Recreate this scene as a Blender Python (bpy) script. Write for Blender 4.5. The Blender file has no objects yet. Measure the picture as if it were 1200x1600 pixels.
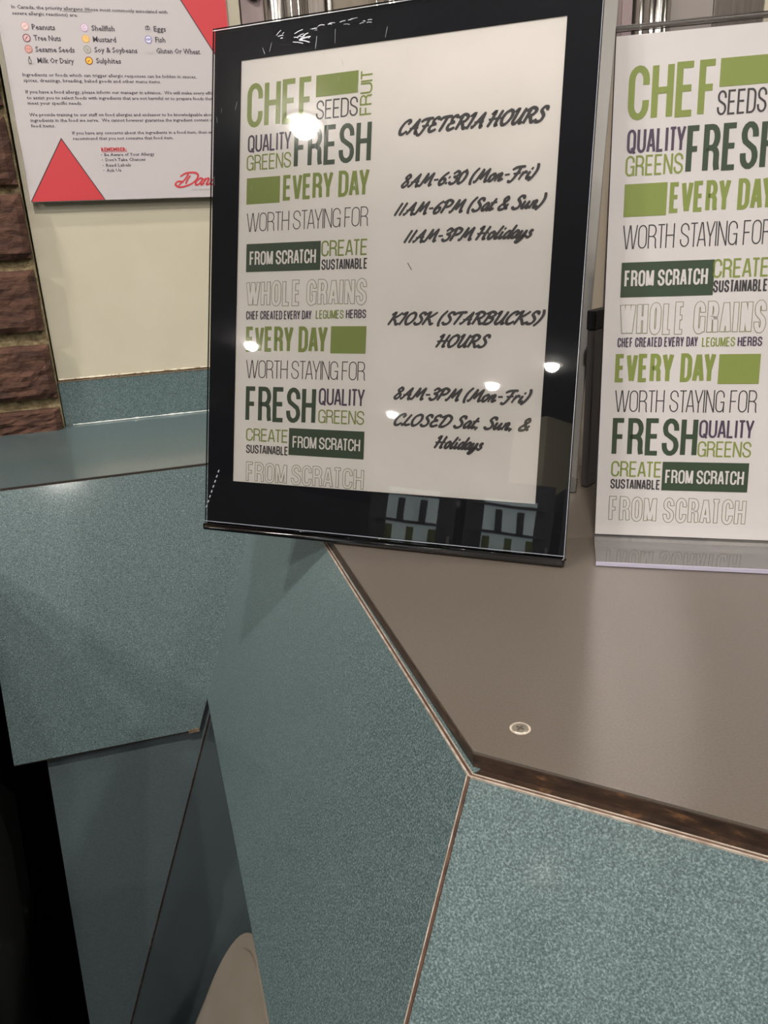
import bpy, bmesh, math, random
from mathutils import Vector, Matrix, noise
random.seed(7)
SC = bpy.context.scene
COL = SC.collection

# ------------------------------------------------------------ camera
cam_data = bpy.data.cameras.new('camera')
cam = bpy.data.objects.new('camera', cam_data); COL.objects.link(cam)
cam_data.sensor_fit = 'VERTICAL'; cam_data.sensor_height = 36.0
cam_data.lens = 1211.57 * 36.0 / 1600.0
cam_data.clip_start = 0.01; cam_data.clip_end = 60
_r = Vector((0.94911, -0.31200, -0.04390)); _u = Vector((0.14400, 0.30570, 0.94120)); _r.normalize()
_u = (_u - _r * _u.dot(_r)).normalized(); _b = _r.cross(_u)
cam.matrix_world = Matrix(((_r.x, _u.x, _b.x, 0), (_r.y, _u.y, _b.y, 0), (_r.z, _u.z, _b.z, 1.19542), (0, 0, 0, 1)))
SC.camera = cam

# ------------------------------------------------------------ world, view, lamp settings
world = bpy.data.worlds.new('world'); SC.world = world; world.use_nodes = True
world.node_tree.nodes['Background'].inputs[0].default_value = (0.02, 0.022, 0.025, 1)
world.node_tree.nodes['Background'].inputs[1].default_value = 0.3
SC.view_settings.view_transform = 'Standard'; SC.view_settings.look = 'None'
SC.view_settings.gamma = 1.0; SC.view_settings.use_curve_mapping = False
SC.view_settings.exposure = 1.58
CEIL = 2.8
LAMP_W = 150.0            # radiance of each downlight, added fill included
LAMPS = [(-2.20, -0.31, 2.6), (-0.70, -1.70, 1.0), (-0.25, -0.55, 2.4), (-1.45, 0.30, 1.6), (-3.60, -2.97, 1), (-4.35, -3.02, .8), (-5.11, -1.22, 1),  # the one near the left wall is added to brighten the side panel
         (-5.97, -3.05, 1), (-8.17, -5.78, 1), (-10.8, -7.30, 1), (-2.0, -3.0, 2), (1.3, -1.2, 1.5), (1.3, 0.3, 1),  # entries after the farthest lamp are added for general fill
         (-7.6, -1.3, 1), (-0.6, -4.2, 1.5)]

# ------------------------------------------------------------ materials
def lin(c):
    return tuple((v/255/12.92 if v/255 <= .04045 else ((v/255+.055)/1.055)**2.4) for v in c) + (1,)
def mat(name, col, rough=.5, metal=0, coat=0, coat_r=.05, spec=.5, emis=None, es=0):
    m = bpy.data.materials.new(name); m.use_nodes = True
    b = m.node_tree.nodes['Principled BSDF']
    b.inputs['Base Color'].default_value = lin(col); b.inputs['Roughness'].default_value = rough
    b.inputs['Metallic'].default_value = metal; b.inputs['Coat Weight'].default_value = coat
    b.inputs['Coat Roughness'].default_value = coat_r; b.inputs['Specular IOR Level'].default_value = spec
    if emis: b.inputs['Emission Color'].default_value = lin(emis); b.inputs['Emission Strength'].default_value = es
    return m
def nt(m): return m.node_tree, m.node_tree.nodes, m.node_tree.links, m.node_tree.nodes['Principled BSDF']
def noisy(m, cols, scale, detail=3, rough=.6, stops=None, bump=0, bdist=.001, stretch=(1, 1, 1), target='Base Color'):
    t, n, l, b = nt(m)
    tc = n.new('ShaderNodeTexCoord'); mp = n.new('ShaderNodeMapping'); mp.inputs['Scale'].default_value = stretch
    l.new(tc.outputs['Object'], mp.inputs[0])
    nz = n.new('ShaderNodeTexNoise'); nz.inputs['Scale'].default_value = scale
    nz.inputs['Detail'].default_value = detail; nz.inputs['Roughness'].default_value = rough
    l.new(mp.outputs[0], nz.inputs['Vector'])
    if cols:
        cr = n.new('ShaderNodeValToRGB'); l.new(nz.outputs['Fac'], cr.inputs[0])
        st = stops or [.3 + .4*i/(len(cols)-1) for i in range(len(cols))]
        for i, (c, s) in enumerate(zip(cols, st)):
            e = cr.color_ramp.elements[i] if i < 2 else cr.color_ramp.elements.new(s)
            e.position = s; e.color = lin(c)
        l.new(cr.outputs[0], b.inputs[target])
    if bump:
        bp = n.new('ShaderNodeBump'); bp.inputs['Strength'].default_value = bump; bp.inputs['Distance'].default_value = bdist
        l.new(nz.outputs['Fac'], bp.inputs['Height']); l.new(bp.outputs[0], b.inputs['Normal'])
    return m

M = {}
M['laminate'] = noisy(mat('teal_laminate', (92, 122, 118), .42, coat=.45, coat_r=.10), [(60, 76, 77), (82, 101, 101), (124, 142, 142)], 1150, 2, .65, [.34, .5, .68], bump=.25, bdist=.0006)
M['laminate_gloss'] = noisy(mat('teal_laminate_gloss', (92, 122, 118), .4, coat=.6, coat_r=.13), [(68, 84, 86), (80, 97, 99), (92, 110, 112)], 1100, 2, .6, [.36, .5, .66])
M['laminate_deep_shade'] = noisy(mat('deep_shade_laminate', (58, 66, 68), .35, coat=1, coat_r=.10), [(52, 61, 63), (66, 76, 78)], 700, 2)  # darker laminate copy: deep shade put into the colour
M['laminate_shade'] = noisy(mat('shade_toned_laminate', (78, 90, 93), .35, coat=1, coat_r=.10), [(72, 84, 87), (86, 98, 101)], 700, 2)  # toned-down laminate copy: shade put into the colour
M['top'] = noisy(mat('taupe_laminate', (118, 108, 96), .42, coat=.10, coat_r=.35), [(84, 77, 69), (94, 86, 77)], 900, 2)
M['worn_edge'] = noisy(mat('worn_brown_edge', (50, 36, 26), .45), [(30, 22, 17), (58, 42, 30), (128, 92, 60)], 90, 5, .7, [.35, .58, .78], stretch=(1, 1, 3))
M['seam_brown'] = noisy(mat('brown_core_seam', (96, 62, 48), .6), [(66, 46, 38), (100, 74, 60)], 160)
M['seam_light'] = noisy(mat('pale_core_line', (170, 160, 146), .6), [(136, 122, 108), (190, 180, 166)], 200)
M['seam_dark'] = mat('dark_core', (38, 32, 28), .6)
M['rust'] = noisy(mat('rusty_corner', (124, 90, 60), .8), [(96, 78, 60), (142, 122, 98)], 300)
M['board'] = noisy(mat('cream_paint', (205, 196, 170), .42, coat=.2, coat_r=.25), [(192, 186, 164), (199, 193, 172)], 12, 3, bump=.18, bdist=.003)
M['caulk'] = noisy(mat('old_caulk', (205, 196, 172), .6), [(150, 128, 96), (214, 206, 184)], 130, 4, stops=[.36, .5])
M['caulk_white'] = noisy(mat('white_caulk', (205, 212, 208), .5), [(170, 186, 184), (230, 232, 226)], 180, 3)
M['brick'] = noisy(mat('dark_brown_brick', (92, 58, 48), .85), [(46, 30, 23), (80, 52, 39), (108, 78, 60)], 38, 7, .7, [.3, .5, .75], bump=1, bdist=.004, stretch=(1, 1, 3))
M['mortar'] = noisy(mat('tan_mortar', (158, 142, 104), .95), [(92, 80, 56), (158, 142, 106), (196, 182, 148)], 140, 6, .75, [.3, .52, .75], bump=1, bdist=.004)
M['brick_far'] = noisy(mat('brick_wall_far', (92, 62, 52), .9), [(72, 46, 38), (104, 72, 60)], 6)
M['poster'] = mat('poster_print', (192, 186, 187), .5, coat=.25, coat_r=.3)
M['poster_edge'] = mat('foam_edge', (120, 112, 104), .8)
M['red'] = mat('poster_red', (196, 56, 62), .5, coat=.2, coat_r=.3)
M['ink'] = mat('poster_ink', (72, 68, 74), .6)
M['grey_ink'] = mat('pale_grey_ink', (176, 170, 168), .6)
M['outline_ink'] = mat('outline_ink', (52, 40, 44), .6)
M['paper'] = noisy(mat('white_paper', (232, 227, 220), .7), [(229, 224, 216), (235, 230, 223)], 20, 3, bump=.06, bdist=.002)
M['paper2'] = noisy(mat('satin_paper', (208, 204, 200), .6), [(205, 201, 197), (211, 207, 203)], 20, 3)
M['lime'] = mat('lime_print', (128, 142, 66), .6)
M['lime_pale'] = mat('pale_olive_outline', (128, 132, 92), .6)
M['dark'] = mat('forest_print', (50, 68, 46), .6)
M['black'] = mat('black_print', (58, 55, 56), .6)
M['plum'] = mat('plum_print', (72, 60, 78), .6)
M['script'] = mat('script_ink', (62, 60, 61), .6)
M['frame'] = mat('black_plastic', (16, 18, 24), .18, coat=.3, coat_r=.04)
M['mat_black'] = mat('black_border', (8, 11, 19), .6, spec=.15)
M['lip'] = mat('black_lip', (10, 10, 12), .1, coat=.8)
M['scuff_glint'] = mat('scuff_glint', (150, 156, 166), .3, spec=.9)  # scuff colour, shared by the painted glints and reflection dashes
M['steel'] = noisy(mat('satin_steel', (176, 172, 166), .28, metal=1), [(164, 160, 154), (190, 186, 180)], 60, 3, stretch=(8, 8, .3))
M['bright_steel'] = mat('polished_edge', (226, 222, 216), .12, metal=1)
M['alu'] = noisy(mat('brushed_aluminium', (160, 152, 144), .42, metal=.85), [(150, 142, 134), (172, 164, 156)], 50, 3, stretch=(6, 6, .4))
M['panel_grey'] = mat('grey_panel', (150, 143, 138), .45)
M['panel_taupe'] = mat('taupe_panel', (146, 136, 120), .5)
M['mauve'] = mat('mauve_grey_trim', (150, 134, 134), .45)
M['gap'] = mat('dark_gap', (40, 34, 32), .7)
M['knob'] = mat('dark_knob', (62, 56, 58), .4)
M['black_side'] = mat('black_paint', (9, 9, 10), .7)
M['holder_grey'] = mat('grey_plastic_sheet', (122, 120, 114), .35, coat=.3)
M['box_dark'] = mat('dark_grey_case', (78, 76, 76), .5)
M['screw_m'] = mat('screw_metal', (196, 188, 170), .3, metal=.8)
M['slot'] = mat('screw_recess', (70, 62, 54), .6)
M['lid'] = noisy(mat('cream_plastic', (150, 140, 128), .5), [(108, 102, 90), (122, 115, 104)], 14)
M['floor'] = noisy(mat('dark_floor', (38, 37, 36), .45), [(30, 30, 30), (46, 44, 42)], 5)
M['ceiling'] = noisy(mat('ceiling_tile', (150, 148, 144), .9), [(70, 70, 69), (80, 80, 78)], 30)
M['wall'] = mat('beige_wall', (96, 93, 88), .8)
M['pillar'] = mat('cream_pillar', (214, 204, 172), .6)
M['trim_white'] = mat('white_ring', (220, 218, 212), .4)
M['lens'] = mat('lamp_lens', (255, 250, 245), .5, emis=(255, 247, 240), es=LAMP_W)
M['case_light'] = mat('lit_case', (220, 235, 235), .5, emis=(205, 225, 225), es=.4)

def clear_mat(name, tint, ior=1.49, rough=.01, scr=0):
    m = bpy.data.materials.new(name); m.use_nodes = True
    n = m.node_tree.nodes; l = m.node_tree.links
    for x in list(n):
        if x.type != 'OUTPUT_MATERIAL': n.remove(x)
    out = [x for x in n if x.type == 'OUTPUT_MATERIAL'][0]
    tr = n.new('ShaderNodeBsdfTransparent'); tr.inputs[0].default_value = tint
    gl = n.new('ShaderNodeBsdfGlossy'); gl.inputs['Roughness'].default_value = rough
    fr = n.new('ShaderNodeFresnel'); fr.inputs['IOR'].default_value = ior
    mx = n.new('ShaderNodeMixShader')
    l.new(fr.outputs[0], mx.inputs[0]); l.new(tr.outputs[0], mx.inputs[1]); l.new(gl.outputs[0], mx.inputs[2])
    l.new(mx.outputs[0], out.inputs[0])
    if scr:
        tc = n.new('ShaderNodeTexCoord'); nz = n.new('ShaderNodeTexNoise'); nz.inputs['Scale'].default_value = 9
        nz.inputs['Detail'].default_value = 2
        bp = n.new('ShaderNodeBump'); bp.inputs['Strength'].default_value = scr; bp.inputs['Distance'].default_value = .002
        l.new(tc.outputs['Object'], nz.inputs['Vector']); l.new(nz.outputs[0], bp.inputs['Height'])
        l.new(bp.outputs[0], gl.inputs['Normal'])
    return m
M['acrylic'] = clear_mat('clear_film', (.985, .985, .985, 1), 1.49, .012, .05)
def milky(name, col, mixf, ior):
    m = clear_mat(name, (.9, .9, .92, 1), ior, .03); n = m.node_tree.nodes; l = m.node_tree.links
    mx = [x for x in n if x.type == 'MIX_SHADER'][0]; tr = [x for x in n if x.type == 'BSDF_TRANSPARENT'][0]
    df = n.new('ShaderNodeBsdfDiffuse'); df.inputs[0].default_value = lin(col)
    m2 = n.new('ShaderNodeMixShader'); m2.inputs[0].default_value = mixf
    l.new(tr.outputs[0], m2.inputs[1]); l.new(df.outputs[0], m2.inputs[2]); l.new(m2.outputs[0], mx.inputs[1]); return m
M['foot'] = milky('milky_clear_plate', (150, 147, 146), .40, 2.3)  # clear plate with grey diffuse mixed in
M['acrylic_edge'] = clear_mat('clear_acrylic', (.98, .98, .985, 1), 1.45, .02)
M['bend'] = milky('clear_bend', (188, 182, 178), .35, 1.5)

# ------------------------------------------------------------ helpers
def link(name, me, m, parent=None, mw=None):
    o = bpy.data.objects.new(name, me)
    if m is not None:
        for x in (m if isinstance(m, (list, tuple)) else [m]): me.materials.append(x)
    COL.objects.link(o)
    if parent is not None: o.parent = parent
    if mw is not None: o.matrix_world = mw
    return o
def from_bm(name, bm, m, parent=None, smooth=False):
    me = bpy.data.meshes.new(name); bmesh.ops.recalc_face_normals(bm, faces=bm.faces)
    if smooth:
        for f in bm.faces: f.smooth = True
    bm.to_mesh(me); bm.free()
    return link(name, me, m, parent)
def box(bm, x0, x1, y0, y1, z0, z1):
    v = [bm.verts.new((x, y, z)) for z in (z0, z1) for y in (y0, y1) for x in (x0, x1)]
    for f in ((0, 1, 3, 2), (4, 5, 7, 6), (0, 1, 5, 4), (2, 3, 7, 6), (0, 2, 6, 4), (1, 3, 7, 5)):
        bm.faces.new([v[i] for i in f])
    return v
def bevel(bm, w, seg=2):
    bmesh.ops.bevel(bm, geom=list(bm.edges), offset=w, segments=seg, affect='EDGES', profile=.6)
def prism(bm, pts, off):
    """solid between polygon pts and the same polygon shifted by the vector off"""
    a = [bm.verts.new(p) for p in pts]; b = [bm.verts.new(Vector(p) + Vector(off)) for p in pts]
    bm.faces.new(a); bm.faces.new(b[::-1])
    for i in range(len(a)):
        j = (i+1) % len(a); bm.faces.new((a[i], a[j], b[j], b[i]))
def loft(bm, top, bot):
    a = [bm.verts.new(p) for p in top]; b = [bm.verts.new(p) for p in bot]
    bm.faces.new(a); bm.faces.new(b[::-1])
    for i in range(len(a)):
        j = (i+1) % len(a); bm.faces.new((a[i], a[j], b[j], b[i]))
def cyl(bm, c, r, h, seg=24, axis='z', r2=None):
    r2 = r if r2 is None else r2
    def P(a, rr, t):
        x, y = rr*math.cos(a), rr*math.sin(a)
        if axis == 'z': return Vector(c) + Vector((x, y, t))
        if axis == 'y': return Vector(c) + Vector((x, t, y))
        return Vector(c) + Vector((t, x, y))
    A = [bm.verts.new(P(2*math.pi*i/seg, r, 0)) for i in range(seg)]
    B = [bm.verts.new(P(2*math.pi*i/seg, r2, h)) for i in range(seg)]
    bm.faces.new(A); bm.faces.new(B[::-1])
    for i in range(seg): bm.faces.new((A[i], A[(i+1) % seg], B[(i+1) % seg], B[i]))
def thing(name, label, cat, mw=None, group=None):
    o = bpy.data.objects.new(name, None); COL.objects.link(o); o.empty_display_size = .02
    if mw is not None: o.matrix_world = mw
    o['label'] = label; o['category'] = cat
    if group: o['group'] = group
    return o
def tag(o, label, cat, group=None):
    o['label'] = label; o['category'] = cat
    if group: o['group'] = group
    return o
def struct(o): o['kind'] = 'structure'; return o

# ------------------------------------------------------------ stroke lettering (flat print)
def ribbon(vs, fs, pts, w, z, ext=0.0, nib=None, rnd=False):
    """flat ribbon of width w along pts, as quads in the x-y plane at height z"""
    P = [Vector((p[0], p[1])) for p in pts]
    Q = [P[0]]
    for p in P[1:]:
        if (p - Q[-1]).length > 1e-9: Q.append(p)
    P = Q
    closed = (P[0] - P[-1]).length < 1e-6
    if closed: P = P[:-1]
    n = len(P)
    if n < 2: return
    if ext and not closed:
        P[0] = P[0] - (P[1] - P[0]).normalized()*ext
        P[-1] = P[-1] + (P[-1] - P[-2]).normalized()*ext
    L, R = [], []
    for i in range(n):
        a = P[(i-1) % n] if (closed or i > 0) else None
        b = P[(i+1) % n] if (closed or i < n-1) else None
        d1 = (P[i] - a).normalized() if a is not None else (b - P[i]).normalized()
        d2 = (b - P[i]).normalized() if b is not None else d1
        n1 = Vector((-d1.y, d1.x)); n2 = Vector((-d2.y, d2.x))
        m = n1 + n2
        if m.length < .25: m = n1
        m.normalize(); k = min(1/max(m.dot(n1), .3), 2.4)
        hw = w/2
        if nib is not None:
            dd = d1 + d2
            ang = math.atan2(dd.y, dd.x) - nib
            hw *= .72 + .42*abs(math.sin(ang))
            if rnd and not closed and (i == 0 or i == n-1): hw *= .72
        L.append(P[i] + m*hw*k); R.append(P[i] - m*hw*k)
    base = len(vs)
    for a, b in zip(L, R): vs.append((a.x, a.y, z)); vs.append((b.x, b.y, z))
    for i in range(n if closed else n-1):
        j = (i+1) % n
        fs.append((base+2*i, base+2*i+1, base+2*j+1, base+2*j))

def arc(cx, cy, rx, ry, a0, a1, n=8):
    return [(cx + rx*math.cos(math.radians(a0+(a1-a0)*i/n)), cy + ry*math.sin(math.radians(a0+(a1-a0)*i/n))) for i in range(n+1)]
# condensed grotesque capitals in the unit square; r = corner height
q = .24
GOTHIC = {
 'A': (1.0, [[(0, -.03), (.44, 1.03)], [(.56, 1.03), (1, -.03)], [(.16, .27), (.84, .27)]]),
 'B': (.95, [[(0, 0), (0, 1), (.5, 1)] + arc(.5, .76, .46, .24, 90, -90) + [(0, .52)], [(.5, .52)] + arc(.5, .26, .5, .26, 90, -90) + [(0, 0)]]),
 'C': (.95, [[(1, .66)] + arc(.5, 1-q, .5, q, 0, 180) + arc(.5, q, .5, q, 180, 360) + [(1, .34)]]),
 'D': (.97, [[(0, 0), (0, 1), (.45, 1)] + arc(.45, 1-q, .55, q, 90, 0) + arc(.45, q, .55, q, 0, -90) + [(0, 0)]]),
 'E': (.86, [[(1, 1), (0, 1), (0, 0), (1, 0)], [(0, .52), (.9, .52)]]),
 'F': (.78, [[(1, 1), (0, 1), (0, -.04)], [(0, .5), (.88, .5)]]),
 'G': (1.0, [[(1, .68)] + arc(.5, 1-q, .5, q, 0, 180) + arc(.5, q, .5, q, 180, 330) + [(1, .3), (1, .46), (.55, .46)], [(1, .3), (1, -.03)]]),
 'H': (.98, [[(0, -.04), (0, 1.04)], [(1, -.04), (1, 1.04)], [(0, .52), (1, .52)]]),
 'I': (.0, [[(.5, -.04), (.5, 1.04)]]),
 'K': (1.0, [[(0, -.04), (0, 1.04)], [(1, 1.04), (.02, .4)], [(.3, .56), (1.02, -.04)]]),
 'L': (.78, [[(0, 1.04), (0, 0), (1, 0)]]),
 'M': (1.25, [[(0, -.04), (0, 1.04)], [(1, -.04), (1, 1.04)], [(.06, 1.0), (.47, .0)], [(.53, .0), (.94, 1.0)]]),
 'N': (1.0, [[(0, -.04), (0, 1.04)], [(1, -.04), (1, 1.04)], [(.04, 1.0), (.96, .0)]]),
 'O': (1.0, [arc(.5, 1-q, .5, q, 0, 180) + arc(.5, q, .5, q, 180, 360) + [(1, 1-q)]]),
 'P': (.92, [[(0, -.04), (0, 1), (.5, 1)] + arc(.5, .74, .5, .26, 90, -90) + [(0, .48)]]),
 'Q': (1.0, [arc(.5, 1-q, .5, q, 0, 180) + arc(.5, q, .5, q, 180, 360) + [(1, 1-q)], [(.55, .2), (1.05, -.08)]]),
 'R': (.97, [[(0, -.04), (0, 1), (.5, 1)] + arc(.5, .75, .46, .25, 90, -90) + [(0, .5)], [(.5, .5)] + arc(.5, .32, .44, .18, 90, 0) + [(.94, .1), (1.02, -.04)]]),
 'S': (1.02, [[(.97, .7)] + arc(.5, .77, .47, .23, 0, 200) + [(.15, .6), (.85, .42)] + arc(.5, .24, .5, .24, 20, -180) + [(0, .32)]]),
 'T': (.86, [[(0, 1), (1, 1)], [(.5, 1), (.5, -.04)]]),
 'U': (.97, [[(0, 1.04)] + arc(.5, q, .5, q, 180, 360) + [(1, 1.04)]]),
 'V': (1.0, [[(0, 1.03), (.45, -.03)], [(.55, -.03), (1, 1.03)]]),
 'W': (1.8, [[(0, 1.03), (.24, -.03)], [(.29, -.03), (.48, 1.03)], [(.52, 1.03), (.71, -.03)], [(.76, -.03), (1, 1.03)]]),
 'Y': (1.0, [[(0, 1.04), (.46, .42)], [(1, 1.04), (.54, .42)], [(.5, .5), (.5, -.04)]]),
}
def gothic(vs, fs, text, x0, y0, x1, y1, wt, z, shrink=0.0):
    """condensed capitals filling the rectangle; wt = stem width / height"""
    h = y1 - y0; s = wt*h
    gap = max(.20*s, .045*h); sp = .24*h
    nat = sum(GOTHIC[c][0] for c in text if c != ' ')
    fixed = sum((s + gap) if c != ' ' else sp*.8 for c in text) - gap
    k = (x1 - x0 - fixed)/nat
    if k < .1*h:
        gap *= .5; fixed = sum((s + gap) if c != ' ' else sp*.6 for c in text) - gap; sp *= .75; k = (x1 - x0 - fixed)/nat
    def kern(a, b):
        if ' ' in (a, b): return 0
        if a in 'AVWYTLF' and b in 'AVWYT' and a != b: return -.62*gap - .045*h
        if a in 'AVWYT' or b in 'AVWYT': return -.45*gap
        return 0
    kt = sum(kern(a, b) for a, b in zip(text, text[1:])); k = k - kt/nat
    x = x0; hs = s*.86; prev = ' '
    for c in text:
        x += kern(prev, c); prev = c
        if c == ' ': x += sp*.8; continue
        wr, st = GOTHIC[c]; w = wr*k
        for li, line in enumerate(st):
            pts = [(x + s/2 + px*w if wr else x + s/2, y0 + hs/2 + py*(h-hs)) for px, py in line]
            ribbon(vs, fs, pts, s - 2*shrink, z + li*1.4e-5, ext=-shrink)
        x += w + s + gap

def catmull(pts, n=5):
    if len(pts) < 3: return pts
    P = [pts[0]] + list(pts) + [pts[-1]]; out = []
    for i in range(1, len(P)-2):
        p0, p1, p2, p3 = P[i-1], P[i], P[i+1], P[i+2]
        for j in range(n):
            t = j/n
            out.append(tuple(.5*((2*p1[a]) + (-p0[a]+p2[a])*t + (2*p0[a]-5*p1[a]+4*p2[a]-p3[a])*t*t + (-p0[a]+3*p1[a]-3*p2[a]+p3[a])*t**3) for a in (0, 1)))
    out.append(tuple(pts[-1])); return out
_P = [[(.22, .98), (.15, .5), (.06, 0)], [(-.02, .82), (.3, 1.02), (.62, .86), (.52, .55), (.2, .46)]]
BRUSH = {
 'A': (.72, [[(-.05, .05), (.08, .08), (.3, .5), (.58, 1.0)], [(.58, 1), (.55, .5), (.6, .02), (.72, .08)], [(.1, .36), (.66, .4)]]),
 'B': (.66, [[(.22, .98), (.14, .5), (.04, 0)], [(-.02, .84), (.3, 1.02), (.6, .88), (.5, .62), (.2, .55)], [(.2, .55), (.55, .45), (.5, .14), (.28, 0), (-.02, .04)]]),
 'C': (.58, [[(.5, .72), (.6, .86), (.48, 1), (.22, .86), (.04, .45), (.1, .08), (.32, 0), (.56, .2)]]),
 'D': (.74, [[(.26, .95), (.16, .5), (.06, .02)], [(-.02, .82), (.35, 1.02), (.68, .8), (.64, .35), (.36, .03), (.04, .02)]]),
 'E': (.58, [[(.56, .86), (.42, 1), (.2, .88), (.2, .62), (.42, .54)], [(.42, .54), (.12, .44), (.05, .18), (.22, 0), (.54, .14)]]),
 'F': (.62, [[(-.02, .8), (.2, .95), (.76, 1.0)], [(.5, .98), (.42, .5), (.2, -.12), (-.05, -.1)], [(.18, .46), (.6, .5)]]),
 'H': (.74, [[(.0, .84), (.2, 1.0), (.16, .5), (.02, -.02)], [(.68, 1.02), (.56, .5), (.52, .05), (.66, .06)], [(-.05, .46), (.72, .52)]]),
 'I': (.3, [[(.02, .84), (.26, 1), (.2, .5), (.06, -.02)]]),
 'K': (.7, [[(-.02, .84), (.2, 1), (.12, .5), (0, -.02)], [(.72, 1), (.45, .7), (.12, .5)], [(.2, .52), (.4, .3), (.58, 0), (.74, .08)]]),
 'L': (.52, [[(.36, .96), (.24, .6), (.08, .08), (-.04, .04)], [(-.04, .04), (.14, .12), (.3, .02), (.54, .12)]]),
 'M': (.9, [[(-.05, .04), (.08, .06), (.22, .5), (.36, 1)], [(.36, 1), (.36, .5), (.38, .22)], [(.38, .22), (.6, .68), (.8, 1)], [(.8, 1), (.76, .5), (.78, .03), (.92, .08)]]),
 'O': (.68, [[(.4, 1), (.14, .82), (.03, .4), (.18, .02), (.45, .1), (.65, .5), (.6, .88), (.4, 1.0)]]),
 'P': (.62, _P),
 'R': (.7, _P + [[(.25, .47), (.42, .3), (.58, .02), (.74, .08)]]),
 'S': (.58, [[(.56, .78), (.52, .96), (.3, .98), (.2, .76), (.36, .56), (.48, .34), (.4, .06), (.14, 0), (-.02, .16)]]),
 'T': (.58, [[(-.02, .8), (.15, .95), (.76, 1)], [(.44, .98), (.34, .5), (.22, -.02)]]),
 'U': (.72, [[(.02, .84), (.18, 1), (.14, .5), (.1, .14), (.26, 0), (.5, .3), (.68, 1)], [(.68, 1), (.58, .4), (.6, .03), (.74, .08)]]),
 'a': (.46, [[(.4, .48), (.24, .58), (.04, .3), (.08, .03), (.26, .1), (.42, .52)], [(.42, .52), (.36, .2), (.42, .02), (.54, .14)]]),
 'd': (.48, [[(.38, .5), (.22, .56), (.04, .3), (.08, .03), (.26, .1), (.42, .5)], [(.6, 1.02), (.42, .3), (.42, .02), (.56, .14)]]),
 'i': (.22, [[(.1, .54), (.03, .18), (.1, .02), (.26, .14)], [(.16, .74), (.2, .84)]]),
 'l': (.24, [[(.3, 1), (.1, .4), (.04, .08), (.12, .02), (.28, .14)]]),
 'n': (.46, [[(.08, .56), (.0, 0)], [(.03, .22), (.2, .54), (.32, .48), (.26, .1), (.34, .02), (.5, .14)]]),
 'o': (.42, [[(.24, .56), (.06, .4), (.06, .08), (.22, .02), (.38, .3), (.34, .54), (.24, .56)], [(.34, .5), (.5, .44)]]),
 'r': (.36, [[(.08, .56), (0, 0)], [(.02, .24), (.2, .54), (.36, .5)], ]),
 's': (.34, [[(.3, .5), (.18, .56), (.14, .4), (.26, .2), (.16, .02), (-.02, .06)]]),
 't': (.26, [[(.22, .9), (.06, .3), (.08, .03), (.28, .14)], [(-.02, .58), (.34, .62)]]),
 'u': (.48, [[(.06, .56), (0, .16), (.08, .02), (.24, .2), (.38, .54)], [(.38, .54), (.32, .14), (.38, .02), (.52, .14)]]),
 'y': (.44, [[(.06, .56), (0, .2), (.1, .04), (.24, .2), (.38, .56)], [(.4, .56), (.26, -.05), (.08, -.36), (-.08, -.3), (.16, .0), (.46, .18)]]),
 '0': (.52, [[(.34, 1), (.1, .8), (.03, .3), (.16, .0), (.4, .2), (.5, .7), (.34, 1.0)]]),
 '1': (.28, [[(.26, 1), (.14, .5), (.04, 0)]]),
 '3': (.46, [[(.05, .82), (.25, 1), (.46, .86), (.34, .62), (.14, .56)], [(.14, .56), (.42, .44), (.36, .1), (.12, 0), (-.06, .16)]]),
 '6': (.48, [[(.46, .96), (.2, .7), (.03, .3), (.14, .0), (.38, .12), (.4, .4), (.2, .46), (.06, .26)]]),
 '8': (.46, [[(.42, .86), (.26, 1), (.1, .8), (.26, .56), (.4, .28), (.2, 0), (.02, .16), (.2, .5), (.46, .82)]]),
 '&': (.62, [[(.6, .4), (.4, .06), (.12, 0), (.04, .22), (.24, .48), (.46, .76), (.36, .98), (.2, .82), (.34, .4), (.62, .02)]]),
 '(': (.28, [[(.34, 1.12), (.12, .7), (.06, .2), (.14, -.16)]]),
 ')': (.28, [[(.14, 1.12), (.24, .7), (.14, .2), (-.06, -.16)]]),
 '-': (.36, [[(.04, .42), (.3, .44)]]),
 ':': (.18, [[(.08, .5), (.12, .6)], [(.0, .04), (.04, .14)]]),
 ',': (.2, [[(.08, .1), (.0, -.12)]]),
}
def brush(vs, fs, text, x0, y0, x1, h, z, wt=.25, shear=.38, gap=.1, sp=.3):
    L = []; x = 0.0
    for c in text:
        if c == ' ': x += sp; continue
        w, st = BRUSH[c]
        for line in st: L.append([(px + x + shear*py, py) for px, py in catmull(line)])
        x += w + gap
    xs = [p[0] for l in L for p in l]; a, b = min(xs), max(xs); k = (x1 - x0)/(b - a)
    for l in L:
        ribbon(vs, fs, [(x0 + (p[0]-a)*k, y0 + p[1]*h) for p in l], wt*h, z, nib=math.radians(35), rnd=True, ext=.05*h); z += 4e-6

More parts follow.
